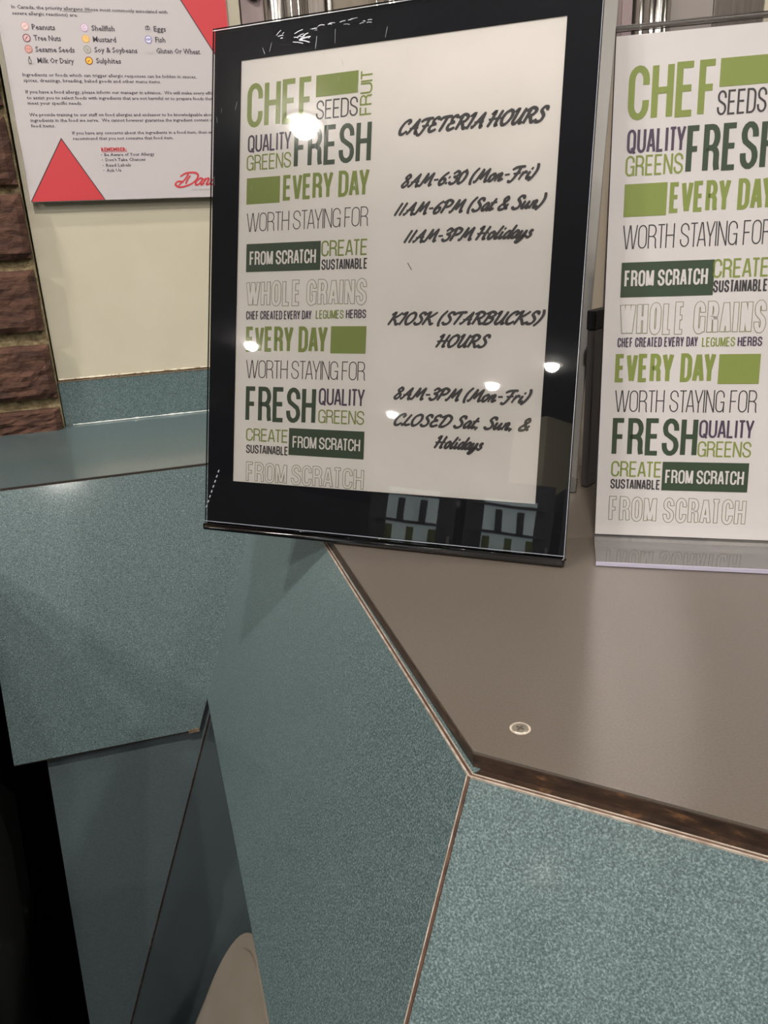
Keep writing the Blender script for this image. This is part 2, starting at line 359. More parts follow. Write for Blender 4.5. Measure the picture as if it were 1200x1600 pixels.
def bfont(text, x0, x1, base, cap, z, bold=0.0, shear=0.0):
    """built-in sans text as flat polygons fitted between x0 and x1"""
    cu = bpy.data.curves.new('print', 'FONT'); cu.body = text; cu.size = 1; cu.resolution_u = 1
    cu.fill_mode = 'FRONT'; cu.offset = bold; cu.shear = shear
    o = bpy.data.objects.new('print', cu); me = o.to_mesh()
    xs = [v.co.x for v in me.vertices]; a, b = min(xs), max(xs); k = (x1-x0)/(b-a); ky = cap/.729
    vs = [(x0 + (v.co.x-a)*k, base + v.co.y*ky, z) for v in me.vertices]
    fs = [tuple(p.vertices) for p in me.polygons]
    o.to_mesh_clear(); bpy.data.objects.remove(o); bpy.data.curves.remove(cu)
    return vs, fs
def add(acc, vf):
    b = len(acc[0]); acc[0].extend(vf[0]); acc[1].extend(tuple(i+b for i in f) for f in vf[1])
def mesh_obj(name, acc, m, parent, label=None):
    me = bpy.data.meshes.new(name); me.from_pydata(acc[0], [], acc[1]); me.update()
    o = link(name, me, m, parent)
    if label: o['label'] = label
    return o
S1=[
('t', 'CHEF', 'lime', 0.125, 5.17, -42.91, 54.48, -15.02),
('b', '', 'lime', 0, 56.33, -28.39, 86.18, -14.97),
('t', 'SEEDS', 'black', 0.085, 56.9, -42.48, 86.53, -30.68),
('r', 'FRUIT', 'lime', 0.13, 87.76, -42.74, 96.02, -15.33),
('t', 'QUALITY', 'plum', 0.12, 6.28, -59.08, 39.24, -47.91),
('t', 'GREENS', 'lime', 0.1, 5.67, -70.89, 39.62, -60.87),
('t', 'FRESH', 'dark', 0.125, 41.51, -70.98, 96.67, -46.58),
('b', '', 'lime', 0, 6.05, -92.98, 31.66, -75.77),
('t', 'EVERY DAY', 'lime', 0.145, 33.98, -91.86, 96.4, -75.76),
('t', 'WORTH STAYING FOR', 'black', 0.05, 6.64, -111.06, 96.64, -98.91),
('b', '', 'dark', 0, 6.89, -137.93, 63.43, -119.17),
('t', 'FROM SCRATCH', 'paper', 0.14, 9.73, -133.4, 60.23, -124.31),
('t', 'CREATE', 'lime', 0.11, 63.87, -129.34, 97.07, -119.18),
('t', 'SUSTAINABLE', 'black', 0.15, 64.31, -138.0, 97.45, -131.21),
('o', 'WHOLE GRAINS', 'lime', 0.15, 7.26, -161.03, 97.76, -144.02),
('t', 'CHEF CREATED EVERY DAY', 'plum', 0.14, 7.78, -169.98, 58.28, -164.26),
('t', 'LEGUMES', 'lime', 0.13, 61.34, -169.73, 81.73, -164.11),
('t', 'HERBS', 'plum', 0.15, 83.37, -169.57, 97.85, -163.94),
('t', 'EVERY DAY', 'lime', 0.15, 8.05, -191.64, 70.63, -174.85),
('b', '', 'lime', 0, 72.92, -192.43, 98.41, -174.62),
('t', 'WORTH STAYING FOR', 'black', 0.05, 8.62, -209.79, 98.74, -197.67),
('t', 'FRESH', 'dark', 0.13, 8.93, -239.51, 63.46, -215.86),
('t', 'QUALITY', 'plum', 0.12, 65.59, -226.75, 99.18, -215.56),
('t', 'GREENS', 'lime', 0.1, 65.66, -238.95, 99.42, -229.87),
('t', 'CREATE', 'lime', 0.11, 9.82, -253.65, 43.16, -244.78),
('t', 'SUSTAINABLE', 'black', 0.15, 10.11, -262.32, 43.44, -256.28),
('b', '', 'dark', 0, 43.76, -261.83, 99.97, -243.32),
('t', 'FROM SCRATCH', 'paper', 0.13, 46.87, -256.66, 97.3, -248.66),
('o', 'FROM SCRATCH', 'lime', 0.14, 10.42, -282.35, 100.85, -268.39),
('s', 'CAFETERIA HOURS', 'black', 0.13, 115.79, -56.11, 208.04, -49.22),
('s', '8AM-6:30 (Mon-Fri)', 'black', 0.13, 118.99, -88.11, 204.69, -82.07),
('s', '11AM-6PM (Sat & Sun)', 'black', 0.13, 114.78, -104.59, 210.08, -99.55),
('s', '11AM-3PM Holidays', 'black', 0.13, 122.12, -122.31, 203.68, -115.78),
('s', 'KIOSK (STARBUCKS)', 'black', 0.13, 113.55, -172.14, 213.61, -167.8),
('s', 'HOURS', 'black', 0.13, 146.64, -187.06, 180.98, -180.97),
('s', '8AM-3PM (Mon-Fri)', 'black', 0.13, 120.24, -219.94, 208.78, -214.85),
('s', 'CLOSED Sat, Sun, &', 'black', 0.13, 121.07, -236.16, 209.21, -232.46),
('s', 'Holidays', 'black', 0.13, 148.94, -250.42, 180.61, -244.95),
]
S2=[
('t', 'CHEF', 'lime', 0.125, 8.83, 254.16, 58.49, 283.69),
('b', '', 'lime', 0, 59.41, 268.6, 85.59, 283.88),
('t', 'SEEDS', 'black', 0.085, 58.83, 253.31, 85.59, 266.63),
('r', 'FRUIT', 'lime', 0.13, 59.41, 253.31, 59.43, 283.88),
('t', 'QUALITY', 'plum', 0.12, 9.39, 235.57, 42.69, 248.84),
('t', 'GREENS', 'lime', 0.1, 9.16, 222.59, 42.07, 234.13),
('t', 'FRESH', 'dark', 0.125, 43.4, 222.92, 93.52, 248.61),
('b', '', 'lime', 0, 9.3, 199.29, 33.93, 218.09),
('t', 'EVERY DAY', 'lime', 0.145, 35.45, 200.5, 93.52, 217.62),
('t', 'WORTH STAYING FOR', 'black', 0.05, 9.49, 180.5, 93.8, 194.21),
('b', '', 'dark', 0, 9.66, 151.75, 63.52, 172.55),
('t', 'FROM SCRATCH', 'paper', 0.14, 11.7, 158.17, 60.03, 167.68),
('t', 'CREATE', 'lime', 0.11, 62.63, 161.74, 94.08, 172.71),
('t', 'SUSTAINABLE', 'black', 0.15, 63.45, 153.32, 94.08, 160.37),
('o', 'WHOLE GRAINS', 'lime', 0.15, 9.79, 128.92, 94.74, 148.2),
('t', 'CHEF CREATED EVERY DAY', 'plum', 0.14, 9.29, 121.43, 56.84, 127.27),
('t', 'LEGUMES', 'lime', 0.13, 59.22, 121.15, 78.2, 126.71),
('t', 'HERBS', 'plum', 0.15, 79.61, 121.17, 93.55, 126.72),
('t', 'EVERY DAY', 'lime', 0.15, 8.61, 99.91, 68.03, 117.09),
('b', '', 'lime', 0, 69.83, 98.46, 93.38, 116.52),
('t', 'WORTH STAYING FOR', 'black', 0.05, 9.3, 81.1, 93.31, 94.56),
('t', 'FRESH', 'dark', 0.13, 8.71, 53.66, 60.34, 76.93),
('t', 'QUALITY', 'plum', 0.12, 61.02, 65.12, 92.9, 76.25),
('t', 'GREENS', 'lime', 0.1, 60.87, 53.17, 92.27, 62.93),
('t', 'CREATE', 'lime', 0.11, 9.01, 39.38, 40.17, 49.43),
('t', 'SUSTAINABLE', 'black', 0.15, 8.94, 31.43, 39.81, 37.75),
('b', '', 'dark', 0, 40.52, 31.09, 91.72, 49.56),
('t', 'FROM SCRATCH', 'paper', 0.13, 42.51, 35.8, 89.19, 44.41),
('o', 'FROM SCRATCH', 'lime', 0.14, 8.62, 10.12, 92.05, 26.33),
]
T=[
('In Canada, the priority allergens (those most commonly associated with', -65.73, 1433.73, 91.07),
('severe allergic reactions) are:', -66.03, 1428.06, -2.06),
('Ingredients or foods which can trigger allergic responses can be hidden in sauces,', -66.58, 1371.57, 114.57),
('spices, dressings, breading, baked goods and other menu items.', -66.52, 1366.23, 75.11),
('If you have a food allergy, please inform our manager in advance.  We will make every effo', -66.63, 1355.36, 130.76),
('to assist you to select foods with ingredients that are not harmful or to prepare foods that', -66.32, 1349.74, 130.07),
('meet your specific needs.', -66.38, 1344.58, -11.4),
('We provide training to our staff on food allergies and endeavor to be knowledgeable abou', -66.93, 1333.35, 128.17),
('ingredients in the food we serve.  We cannot however guarantee the ingredient content o', -66.62, 1327.84, 127.1),
('food items.', -67.05, 1322.5, -42.72),
('If you have any concerns about the ingredients in a food item, then w', -26.39, 1315.29, 124.96),
('recommend that you not consume that food item.', -26.36, 1309.76, 81.18),
('REMEMBER:', 1.14, 1298.47, 28.47),
('Be Aware of Your Allergy', 3.7, 1293.09, 57.84),
("Don't Take Chances", 4.05, 1287.87, 47.26),
('Read Labels', 3.78, 1282.31, 30.53),
('Ask Us', 3.54, 1277.0, 19.2),
('Peanuts', -49.35, 1415.04, -26.54),
('Tree Nuts', -49.33, 1405.05, -22.54),
('Sesame Seeds', -49.59, 1394.61, -10.45),
('Milk Or Dairy', -49.41, 1384.19, -12.98),
('Shellfish', 9.9, 1415.56, 33.39),
('Mustard', 9.74, 1405.14, 33.35),
('Soy & Soybeans', 9.65, 1395.28, 54.11),
('Sulphites', 9.73, 1384.87, 35.52),
('Eggs', 74.42, 1416.56, 87.3),
('Fish', 74.57, 1406.19, 85.3),
('Gluten Or Wheat', 74.07, 1395.55, 121.63),
]
# ============================================================ SETTING
def wallbox(name, m, *b):
    bm = bmesh.new(); box(bm, *b); return struct(from_bm(name, bm, m))
wallbox('floor', M['floor'], -13, 3.2, -9.2, 1.3, -.1, 0)
wallbox('ceiling', M['ceiling'], -13, 3.2, -9.2, 1.3, CEIL+.004, CEIL+.1)
wallbox('wall_front', M['wall'], -13, 3.2, -9.3, -9.2, 0, CEIL)
wallbox('wall_right', M['wall'], 3.1, 3.2, -9.2, 1.3, 0, CEIL)
wallbox('wall_far', M['wall'], -13.1, -13, -9.2, 1.3, 0, CEIL)
wallbox('wall_back', M['panel_taupe'], -.0875, 3.1, 1.03, 1.15, 0, CEIL)
wl = wallbox('wall_left', M['mortar'], -.70, -.0895, 1.0045, 1.15, .987, 1.70)
wallbox('wall_left_far', M['brick_far'], -13, -.70, 1.0, 1.15, 0, CEIL)
wallbox('wall_left_upper', M['brick_far'], -.70, -.0895, 1.0, 1.15, 1.70, CEIL)
wallbox('wall_lower', M['black_side'], -.70, .02, .92, 1.03, 0, .970)

# bricks: each one a rough block standing proud of the mortar
def brick_mesh(w, h, seed):
    bm = bmesh.new(); nx, nz = max(6, int(w/.006)), 11
    nx = min(nx, 34); g = {}
    for i in range(nx+1):
        for k in range(nz+1):
            x, z = w*(i/nx), h*k/nz
            e = min(x, w-x, z, h-z)
            d = .0028*noise.noise(Vector((x*55+seed, z*260, seed))) + .0016*noise.noise(Vector((x*200, z*500, seed*3)))
            y = -.0125 + (0.005 if e < 1e-6 else 0) + d
            jx = .0016*noise.noise(Vector((seed, z*150, 4))) if (i in (0, nx)) else 0
            jz = .0012*noise.noise(Vector((x*60, seed, 9))) if (k in (0, nz)) else 0
            g[i, k] = bm.verts.new((x+jx, y, z+jz))
    for i in range(nx):
        for k in range(nz): bm.faces.new((g[i, k], g[i+1, k], g[i+1, k+1], g[i, k+1]))
    ring = [g[i, 0] for i in range(nx+1)] + [g[nx, k] for k in range(1, nz+1)] + [g[i, nz] for i in range(nx-1, -1, -1)] + [g[0, k] for k in range(nz-1, 0, -1)]
    back = [bm.verts.new((v.co.x, .004, v.co.z)) for v in ring]
    for i in range(len(ring)):
        j = (i+1) % len(ring); bm.faces.new((ring[i], back[i], back[j], ring[j]))
    return bm
courses = [(.9885, 1.0180), (1.0315, 1.0935), (1.1095, 1.1765), (1.1890, 1.2560), (1.2660, 1.3330), (1.3440, 1.4110), (1.4220, 1.4890), (1.5000, 1.5670)]
s = 0
for k, (za, zb) in enumerate(courses):
    xr = -.0905 - .002*random.random()
    L0 = .20 if k % 2 else .10
    while xr > -.66:
        xl = max(xr - L0, -.69); s += 1
        o = from_bm('brick', brick_mesh(xr-xl, zb-za, s*3.7), M['brick'], wl); o.location = (xl, 1.003, za)
        xr = xl - .011; L0 = .20

# cream painted board, its caulk and the laminate upstand
bm = bmesh.new(); box(bm, -.0880, .1722, 1.012, 1.030, 1.0478, 1.72)
bmesh.ops.bevel(bm, geom=list(bm.edges), offset=.0012, segments=2, affect='EDGES')
cb = tag(from_bm('wall_board', bm, M['board']), 'cream painted wall board between the brick and the steel posts, poster on it', 'board')
def bead(x0, x1, y, z, r, seed, n=60, thr=-1):
    bm = bmesh.new(); prev = None
    for i in range(n+1):
        x = x0 + (x1-x0)*i/n; k = r*(.55 + .9*abs(noise.noise(Vector((x*90, seed, 0)))))
        ring = [bm.verts.new((x, y - k*math.cos(a), z + k*math.sin(a)*.8)) for a in [math.radians(t) for t in (-80, -40, 0, 40, 80)]]
        if prev:
            for j in range(4): bm.faces.new((prev[j], ring[j], ring[j+1], prev[j+1]))
        prev = ring
    return bm
from_bm('caulk_bead', bead(-.0875, .172, 1.0125, 1.0492, .0020, 3, 90), M['caulk'], cb, True)
bm = bmesh.new(); box(bm, -.0885, .40, 1.010, 1.030, .993, 1.0462)
up = tag(from_bm('backsplash', bm, M['laminate']), 'low teal speckled laminate backsplash strip under the cream board', 'backsplash')
bm = bmesh.new(); box(bm, -.0888, .40, 1.0095, 1.0300, 1.0462, 1.0474); from_bm('edge_strip', bm, M['rust'], up)
from_bm('caulk_bead', bead(-.0800, .10, 1.0092, .9938, .0016, 8, 80), M['caulk_white'], up, True)

# ------------------------------------------------------------ left ledge (teal counter along the wall)
def tri_point(n1, d1, n2, d2, z):
    m = Matrix((n1, n2, (0, 0, 1))); return m.inverted() @ Vector((d1, d2, z))
B = Vector((.1027, .2332, .993)); A = Vector((.1098, .5003, .993)); C = Vector((.1778, .1576, .993)); K = Vector((.0645, .2091, .9046))
nP = Vector((-.9202, .0243, .3907)).normalized()          # outward normal of the side panel
nQ = (C-B).cross(K-B).normalized()
if nQ.y > 0: nQ = -nQ
aL = math.radians(17); L1 = Vector((0, .752, .993))
nL = Vector((0, -math.cos(aL), math.sin(aL)))
def Ppt(z, y, off=0):            # on the P plane shifted inwards by off, at given y and z
    d = nP.dot(B) - off; return Vector(((d - nP.y*y - nP.z*z)/nP.x, y, z))
def Lpt(z, x, off=0):
    d = nL.dot(L1) - off; return Vector((x, (d - nL.z*z)/nL.y, z))
def PL(z, op=0, ol=0): return tri_point(nP, nP.dot(B)-op, nL, nL.dot(L1)-ol, z)
def PQ(z, op=0, oq=0): return tri_point(nP, nP.dot(B)-op, nQ, nQ.dot(B)-oq, z)

led = thing('wall_ledge', 'teal laminate ledge along the brick wall left of the counter', 'ledge', Matrix.Translation((0, .8, 0)))
def child(name, bm, m, parent, smooth=False, label=None):
    o = from_bm(name, bm, m, None, smooth); o.parent = parent; o.matrix_parent_inverse = parent.matrix_world.inverted()
    if label: o['label'] = label
    return o
XL = -.157
bm = bmesh.new(); prism(bm, [(XL, .7535, .993), (PL(.993).x, .7535, .993), (.112, 1.0095, .993), (-.0888, 1.0095, .993), (-.0888, 1.000, .993), (XL-.02, 1.000, .993)], (0, 0, -.022)); child('ledge_top', bm, M['laminate_gloss'], led)
# front apron (flares outwards going down); right end is scribed to the side panel
def Lz(x): return .7507 + (x+.154)*(-.0034/.17)
def slabL(x0, z0, zf, off, th, top_follow=True):
    t0, b0 = Lpt(z0, x0, off), Lpt(zf(x0), x0, off)
    t1, b1 = PL(z0, .0005, off), PL(zf(.0145), .0005, off)
    return [t0, t1, b1, b0], -nL*th
bm = bmesh.new(); p, d = slabL(XL, .9915, Lz, 0, .011); prism(bm, p, d); child('apron_panel', bm, M['laminate'], led)
bm = bmesh.new(); t = [Lpt(.9922, XL, -.0002), PL(.9922, .0005, -.0002)]; prism(bm, [t[0], t[1], t[1]+Vector((0, 0, -.0011)), t[0]+Vector((0, 0, -.0011))], -nL*.004); child('pale_edge_line', bm, M['seam_light'], led)
bm = bmesh.new(); box(bm, XL, PL(.993).x, .7512, .7542, .9920, .9933); child('dark_edge_line', bm, M['seam_dark'], led)
bm = bmesh.new(); b0, b1 = Lpt(Lz(XL), XL, 0), PL(Lz(.0145), .0005, 0); prism(bm, [b0+nL*.0002, b1+nL*.0002, b1+Vector((0, 0, -.0012)), b0+Vector((0, 0, -.0012))], -nL*.011); child('bottom_edge', bm, M['seam_dark'], led)
bm = bmesh.new(); c0 = PL(Lz(.0145), .001, 0); box(bm, c0.x-.011, c0.x-.0005, c0.y-.001, c0.y+.004, c0.z-.002, c0.z+.0012); child('rusty_corner', bm, M['rust'], led, label='worn rusty brown corner of the apron')
# lower glossy panel, its colour darkened to stand for shade
XR = -.131
zc_ = .775 - (PL(.775, .010, .012).x - XR)/(PL(.775, .010, .012).x - PL(.675, .010, .012).x)*.1
def ql(off): return [Lpt(.775, XR, off), PL(.775, .010, off), PL(zc_, .010, off)]
bm = bmesh.new(); prism(bm, ql(.012), -nL*.012); child('lower_panel', bm, M['laminate_shade'], led, label='smooth teal lower panel with shade put into its colour')

# ------------------------------------------------------------ counter
ctr = thing('serving_counter', 'angled teal laminate counter with taupe top, the signs stand on it', 'counter', Matrix.Translation((.6, .2, 0)))
dA = (A-B).normalized(); dC = (C-B).normalized()
def inset(d, r): return d*r
Bs = Vector((.1070, .2385, 1.0)); As = Vector((.1237, 1.009, 1.0)); Cs = Bs + dC*1.05
SA = [As, Bs, Cs, Vector((1.5, Cs.y, 1.0)), Vector((1.5, 1.009, 1.0))]
bm = bmesh.new(); prism(bm, SA, (0, 0, -.0012)); child('countertop', bm, M['top'], ctr)
def shift(pts, k, z): 
    o = Vector((.8, .5, 0)); 
    return [Vector((p.x, p.y, z)) for p in pts]
SE = [Vector((p.x, p.y, .9988)) for p in SA]; SE[0] += Vector((-.0004, 0, 0)); SE[1] += Vector((-.0004, -.0006, 0)); SE[2] += Vector((-.0004, -.0006, 0))
bm = bmesh.new(); prism(bm, SE, (0, 0, -.0095)); child('worn_edge', bm, M['worn_edge'], ctr, label='chipped dark brown edge of the countertop')
# rim between the worn edge and the panels: teal strip on the side run only
Bi = Vector((B.x+.0012, B.y+.0018, .9925)); Ai = Vector((.1152, .735, .9925))
def strip(d0, d1, z, pa, pb, na, nb, th=.001):
    """horizontal strip along pa-pb between inward distances d0 and d1"""
    bm = bmesh.new(); prism(bm, [pa+na*d0, pb+nb*d0, pb+nb*d1, pa+na*d1], (0, 0, -th)); 
    for v in bm.verts: v.co.z += z - pa.z
    return bm
iP = Vector((dA.y, -dA.x, 0)); iQ = Vector((-dC.y, dC.x, 0))
if iQ.y < 0: iQ = -iQ
mit = (iP + iQ); mit = mit/(mit.dot(iP))
A2 = B + dA*.519; C2 = B + dC*1.05
for nm, mt, d0, d1, z in (('pale_edge_line', 'seam_light', -.0003, .0005, .9932), ('brown_edge_line', 'seam_brown', .0005, .0017, .9929), ('pale_edge_line', 'seam_light', .0017, .0022, .9932)):
    bm = bmesh.new()
    prism(bm, [Vector((p.x, p.y, z)) for p in (A2+iP*d0, B+mit*d0, B+mit*d1, A2+iP*d1)], (0, 0, -.004))
    prism(bm, [Vector((p.x, p.y, z)) for p in (C2+iQ*d0, B+mit*d0, B+mit*d1, C2+iQ*d1)], (0, 0, -.004))
    child(nm, bm, M[mt], ctr)
bm = bmesh.new(); prism(bm, [Vector((p.x, p.y, .9931)) for p in (A2+iP*.0022, B+mit*.0022, B+mit*.006, A2+iP*.006)], (0, 0, -.004)); child('teal_rim', bm, M['laminate'], ctr)
bm = bmesh.new(); prism(bm, [Vector((p.x, p.y, .9925)) for p in (C2+iQ*.0022, B+mit*.0022, B+mit*.0065, C2+iQ*.0065)], (0, 0, -.004)); child('dark_rim', bm, M['worn_edge'], ctr)
# side panel P
def Pz(y): return .776 + (.6607-y)*(.0142/.343)
zt_ = .9926
pts = [PQ(zt_, 0, .0), Ppt(zt_, .752), PL(.776+.002), Ppt(Pz(.6607), .6607), PQ(Pz(.17), 0, 0)]
pts = [PQ(zt_), Ppt(zt_, B.y+.519), PL(Pz(.67)), PQ(Pz(.15))]
bm = bmesh.new(); prism(bm, pts, -nP*.0098); child('side_panel', bm, M['laminate'], ctr)
e0, e1_ = PL(Pz(.67)), PQ(Pz(.15))
bm = bmesh.new(); prism(bm, [e0+nP*.0001, e1_+nP*.0001, e1_+Vector((0, 0, -.0010)), e0+Vector((0, 0, -.0010))], -nP*.0095); child('bottom_edge', bm, M['seam_dark'], ctr)
# front panel Q
cz = .70
def Qpt(z, t):
    v = B + dC*t; h = nQ.x*nQ.x + nQ.y*nQ.y; k = (nQ.dot(B) - nQ.z*z - nQ.x*v.x - nQ.y*v.y)/h
    return Vector((v.x + nQ.x*k, v.y + nQ.y*k, z))
bm = bmesh.new(); prism(bm, [PQ(zt_), Qpt(zt_, 1.05), Qpt(.78, 1.05), PQ(.78)], -nQ*.0098); child('front_panel', bm, M['laminate'], ctr)
# joint between the two panels: pale line, brown line
def bar(p0, p1, across, w, out, th):
    bm = bmesh.new(); a = across*w/2
    prism(bm, [p0-a+out*.0003, p0+a+out*.0003, p1+a+out*.0003, p1-a+out*.0003], -out*th); return bm
j0, j1 = PQ(.9931), PQ(.78)
ac = ((j1-j0).cross(nP+nQ)).normalized(); om = (nP+nQ).normalized()
child('brown_edge_line', bar(j0, j1, ac, .0013, om, .003), M['seam_brown'], ctr)
child('pale_edge_line', bar(j0+ac*.0009, j1+ac*.0009, ac, .0006, om, .003), M['seam_light'], ctr)
# recessed lower body: side panel, deep shade put into its colour, and front
bm = bmesh.new()
prism(bm, [PL(.80, .010, .012), PQ(.80, .010, .012), PQ(.0, .010, .012), Ppt(.0, PL(zc_, .010, .012).y, .010), PL(zc_, .010, .012)], -nP*.012); child('lower_side_panel', bm, M['laminate_deep_shade'], ctr, label='smooth lower side panel with deep shade put into its colour')
jj0, jj1 = PL(.76, .0095, .0115), PL(.06, .0095, .0115)
ac = ((jj1-jj0).cross(nP+nL)).normalized(); om = (nP+nL).normalized()
child('brown_edge_line', bar(jj0, jj1, ac, .0010, om, .002), M['worn_edge'], ctr)
# body inside (carries the top)
bm = bmesh.new(); loft(bm, [Vector((.15, .98, .985)), Vector((.15, .28, .985)), Vector((.85, -.42, .985)), Vector((1.48, -.42, .985)), Vector((1.48, .98, .985))],
                        [Vector((.15, .98, 0)), Vector((.15, .28, 0)), Vector((.85, -.42, 0)), Vector((1.48, -.42, 0)), Vector((1.48, .98, 0))])
child('carcass', bm, M['seam_dark'], ctr)
# screw in the countertop
sc = thing('countertop_screw', 'flat cross-head screw set in the taupe countertop near its corner', 'screw', Matrix.Translation((.1311, .2448, 1.0002)))
bm = bmesh.new(); cyl(bm, (0, 0, 0), .0036, .0003, 28, 'z', .0033); from_bm('head', bm, M['screw_m'], sc)
bm = bmesh.new(); cyl(bm, (0, 0, -.0001), .0044, .0002, 28); from_bm('worn_ring', bm, M['seam_light'], sc)
bm = bmesh.new(); box(bm, -.0018, .0018, -.00045, .00045, .0002, .0004); box(bm, -.00045, .00045, -.0018, .0018, .0002, .00041); o = from_bm('cross_recess', bm, M['slot'], sc); o.rotation_euler.z = .5

# cream plastic lid leaning in the shade on the lower side panel
dPv = Vector((0, 0, -1)) - nP*(-nP.z); dPv.normalize(); hPv = nP.cross(dPv).normalized()
if hPv.y < 0: hPv = -hPv
oL = Vector((.0188, .3990, .7880)); oL = oL - nP*(nP.dot(oL) - (nP.dot(B) - .009))
lid = thing('plastic_lid', 'cream plastic lid with rounded corner leaning on the lower side panel', 'lid',
            Matrix(((hPv.x, dPv.x, nP.x, oL.x), (hPv.y, dPv.y, nP.y, oL.y), (hPv.z, dPv.z, nP.z, oL.z), (0, 0, 0, 1))))
def lid_outline(inset):
    pts = [(-.13, .70), (-.13, 0)]
    out = []
    for i in range(13):
        a = math.radians(90*i/12); out.append((.028 - (.055-inset)*(1-math.cos(a)) , 0))
    return out
def rr(inset, n=14):
    # rounded outline: x = along the panel (hPv), y = down the panel
    x1, x0, y0, y1 = .028-inset, -.30+inset, .0+inset, .62
    r = .060
    P = [(x0, y1), (x0, y0+r)]
    P += [(x0+r-r*math.cos(math.radians(a)), y0+r-r*math.sin(math.radians(a))) for a in range(9, 90, 9)]
    P += [(x1-r*1.0 + r*1.0*math.sin(math.radians(a)), y0 + r*1.7*(1-math.cos(math.radians(a)))) for a in range(0, 91, 6)]
    P += [(x1+.03, .45), (x1+.03, y1)]
    return P
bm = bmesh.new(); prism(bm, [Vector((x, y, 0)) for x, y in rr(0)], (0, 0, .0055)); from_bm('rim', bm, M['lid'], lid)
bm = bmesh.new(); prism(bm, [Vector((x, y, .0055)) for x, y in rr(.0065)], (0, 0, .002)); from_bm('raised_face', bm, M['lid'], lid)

# ============================================================ SIGNS
e1 = Vector((.7759, -.6309, 0)).normalized(); up1 = Vector((.1511, .1858, .9709)).normalized(); n1 = e1.cross(up1)
P1 = Vector((.0982, .5909, 1.3102))
def frame_mw(o, ex, ey):
    ez = ex.cross(ey)
    return Matrix(((ex.x, ey.x, ez.x, o.x), (ex.y, ey.y, ez.y, o.y), (ex.z, ey.z, ez.z, o.z), (0, 0, 0, 1)))
def quad(acc, x0, y0, x1, y1, z):
    b = len(acc[0]); acc[0].extend([(x0, y0, z), (x1, y0, z), (x1, y1, z), (x0, y1, z)]); acc[1].append((b, b+1, b+2, b+3))
def print_sheet(rows, paper, z, dy=0, white='paper'):
    acc = {}; row = [0]
    def A_(k): return acc.setdefault((k, row[0]), ([], []))
    for kind, txt, col, wt, x0, y0, x1, y1 in rows:
        x0, x1, y0, y1 = x0/1e3, x1/1e3, y0/1e3+dy, y1/1e3+dy; row[0] += 1
        if kind == 'b': quad(A_(col+'_block'), x0, y0, x1, y1, z)
        elif kind == 't': gothic(*A_(col+'_lettering' if col != 'paper' else 'paper_lettering'), txt, x0, y0, x1, y1, wt, z + (.00025 if col == 'paper' else 0))
        elif kind == 'r':
            vs, fs = [], []; gothic(vs, fs, txt, 0, 0, y1-y0, x1-x0, wt, z)
            add(A_(col+'_lettering'), ([(x1 - v[1], y0 + v[0], v[2]) for v in vs], fs))
        elif kind == 'o':
            gothic(*A_('outline'), txt, x0, y0, x1, y1, wt+.02, z)
            gothic(*A_('outline_fill'), txt, x0, y0, x1, y1, wt+.02, z+.00007, .00040)
        elif kind == 's':
            m = (y0+y1)/2; h = .0072 if txt != 'CAFETERIA HOURS' else .0080
            brush(*A_('script_lettering'), txt, x0, m-h/2, x1, h, z)
    names = {'lime_block': ('colour_block', 'lime', 'lime green printed block'), 'dark_block': ('colour_block', 'dark', 'dark green printed block'),
             'lime_lettering': ('lettering', 'lime', 'lime green lettering'), 'dark_lettering': ('lettering', 'dark', 'dark green lettering'),
             'black_lettering': ('lettering', 'black', 'black thin lettering'), 'plum_lettering': ('lettering', 'plum', 'plum lettering'),
             'paper_lettering': ('lettering', white, 'white lettering on dark green'), 'outline': ('outlined_lettering', 'lime_pale', 'pale olive outlined lettering'),
             'outline_fill': ('outline_filling', white, None), 'script_lettering': ('script_lettering', 'script', 'black brush script opening hours')}
    for (k, _), a in acc.items():
        nm, mt, lb = names[k]; mesh_obj(nm, a, M[mt], paper, lb)

# --- black framed sign with the opening hours
s1 = thing('framed_sign', 'black framed cafeteria hours sign leaning back on the counter edge', 'sign', frame_mw(P1, e1, up1))
FX0, FX1, FY0, FY1 = -.0212, .2358, -.3190, .0222
bm = bmesh.new(); box(bm, FX0, FX1, FY0, FY1, -.0050, -.0016); bevel(bm, .0007); from_bm('backing', bm, M['frame'], s1)
bm = bmesh.new(); box(bm, -.0025, .2170, -.2870, .0018, -.0016, -.0012); pap = from_bm('paper_sheet', bm, M['paper'], s1)
print_sheet(S1, pap, -.00105)
a = ([], []); ribbon(a[0], a[1], [(.1250, -.1352), (.1266, -.1378), (.1279, -.1397)], .0005, -.00105); mesh_obj('ink_tick', a, M['script'], pap)
# black border with a window, in front of the paper
wx0, wx1, wy0t, wy1t, wyb0, wyb1 = 0.0, .2158, .0006, .0006, -.2829, -.2826
bm = bmesh.new()
def ring(z):
    o = [(FX0+.0006, FY1-.0006), (FX1-.0006, FY1-.0006), (FX1-.0006, FY0+.0006), (FX0+.0006, FY0+.0006)]
    i = [(wx0, wy0t), (wx1, wy1t-.0004), (wx1, wyb1), (wx0, wyb0)]
    return [bm.verts.new((x, y, z)) for x, y in o], [bm.verts.new((x, y, z)) for x, y in i]
o0, i0 = ring(-.0004); o1, i1 = ring(-.0010)
for k in range(4):
    j = (k+1) % 4
    bm.faces.new((o0[k], o0[j], i0[j], i0[k])); bm.faces.new((o1[k], i1[k], i1[j], o1[j]))
    bm.faces.new((o0[k], o1[k], o1[j], o0[j])); bm.faces.new((i0[k], i0[j], i1[j], i1[k]))
from_bm('border', bm, M['mat_black'], s1)
bm = bmesh.new(); box(bm, FX0, FX1, FY0+.002, FY1, .0, .0016); from_bm('clear_cover', bm, M['acrylic'], s1, label=None) if False else from_bm('clear_cover', bm, M['acrylic'], s1)
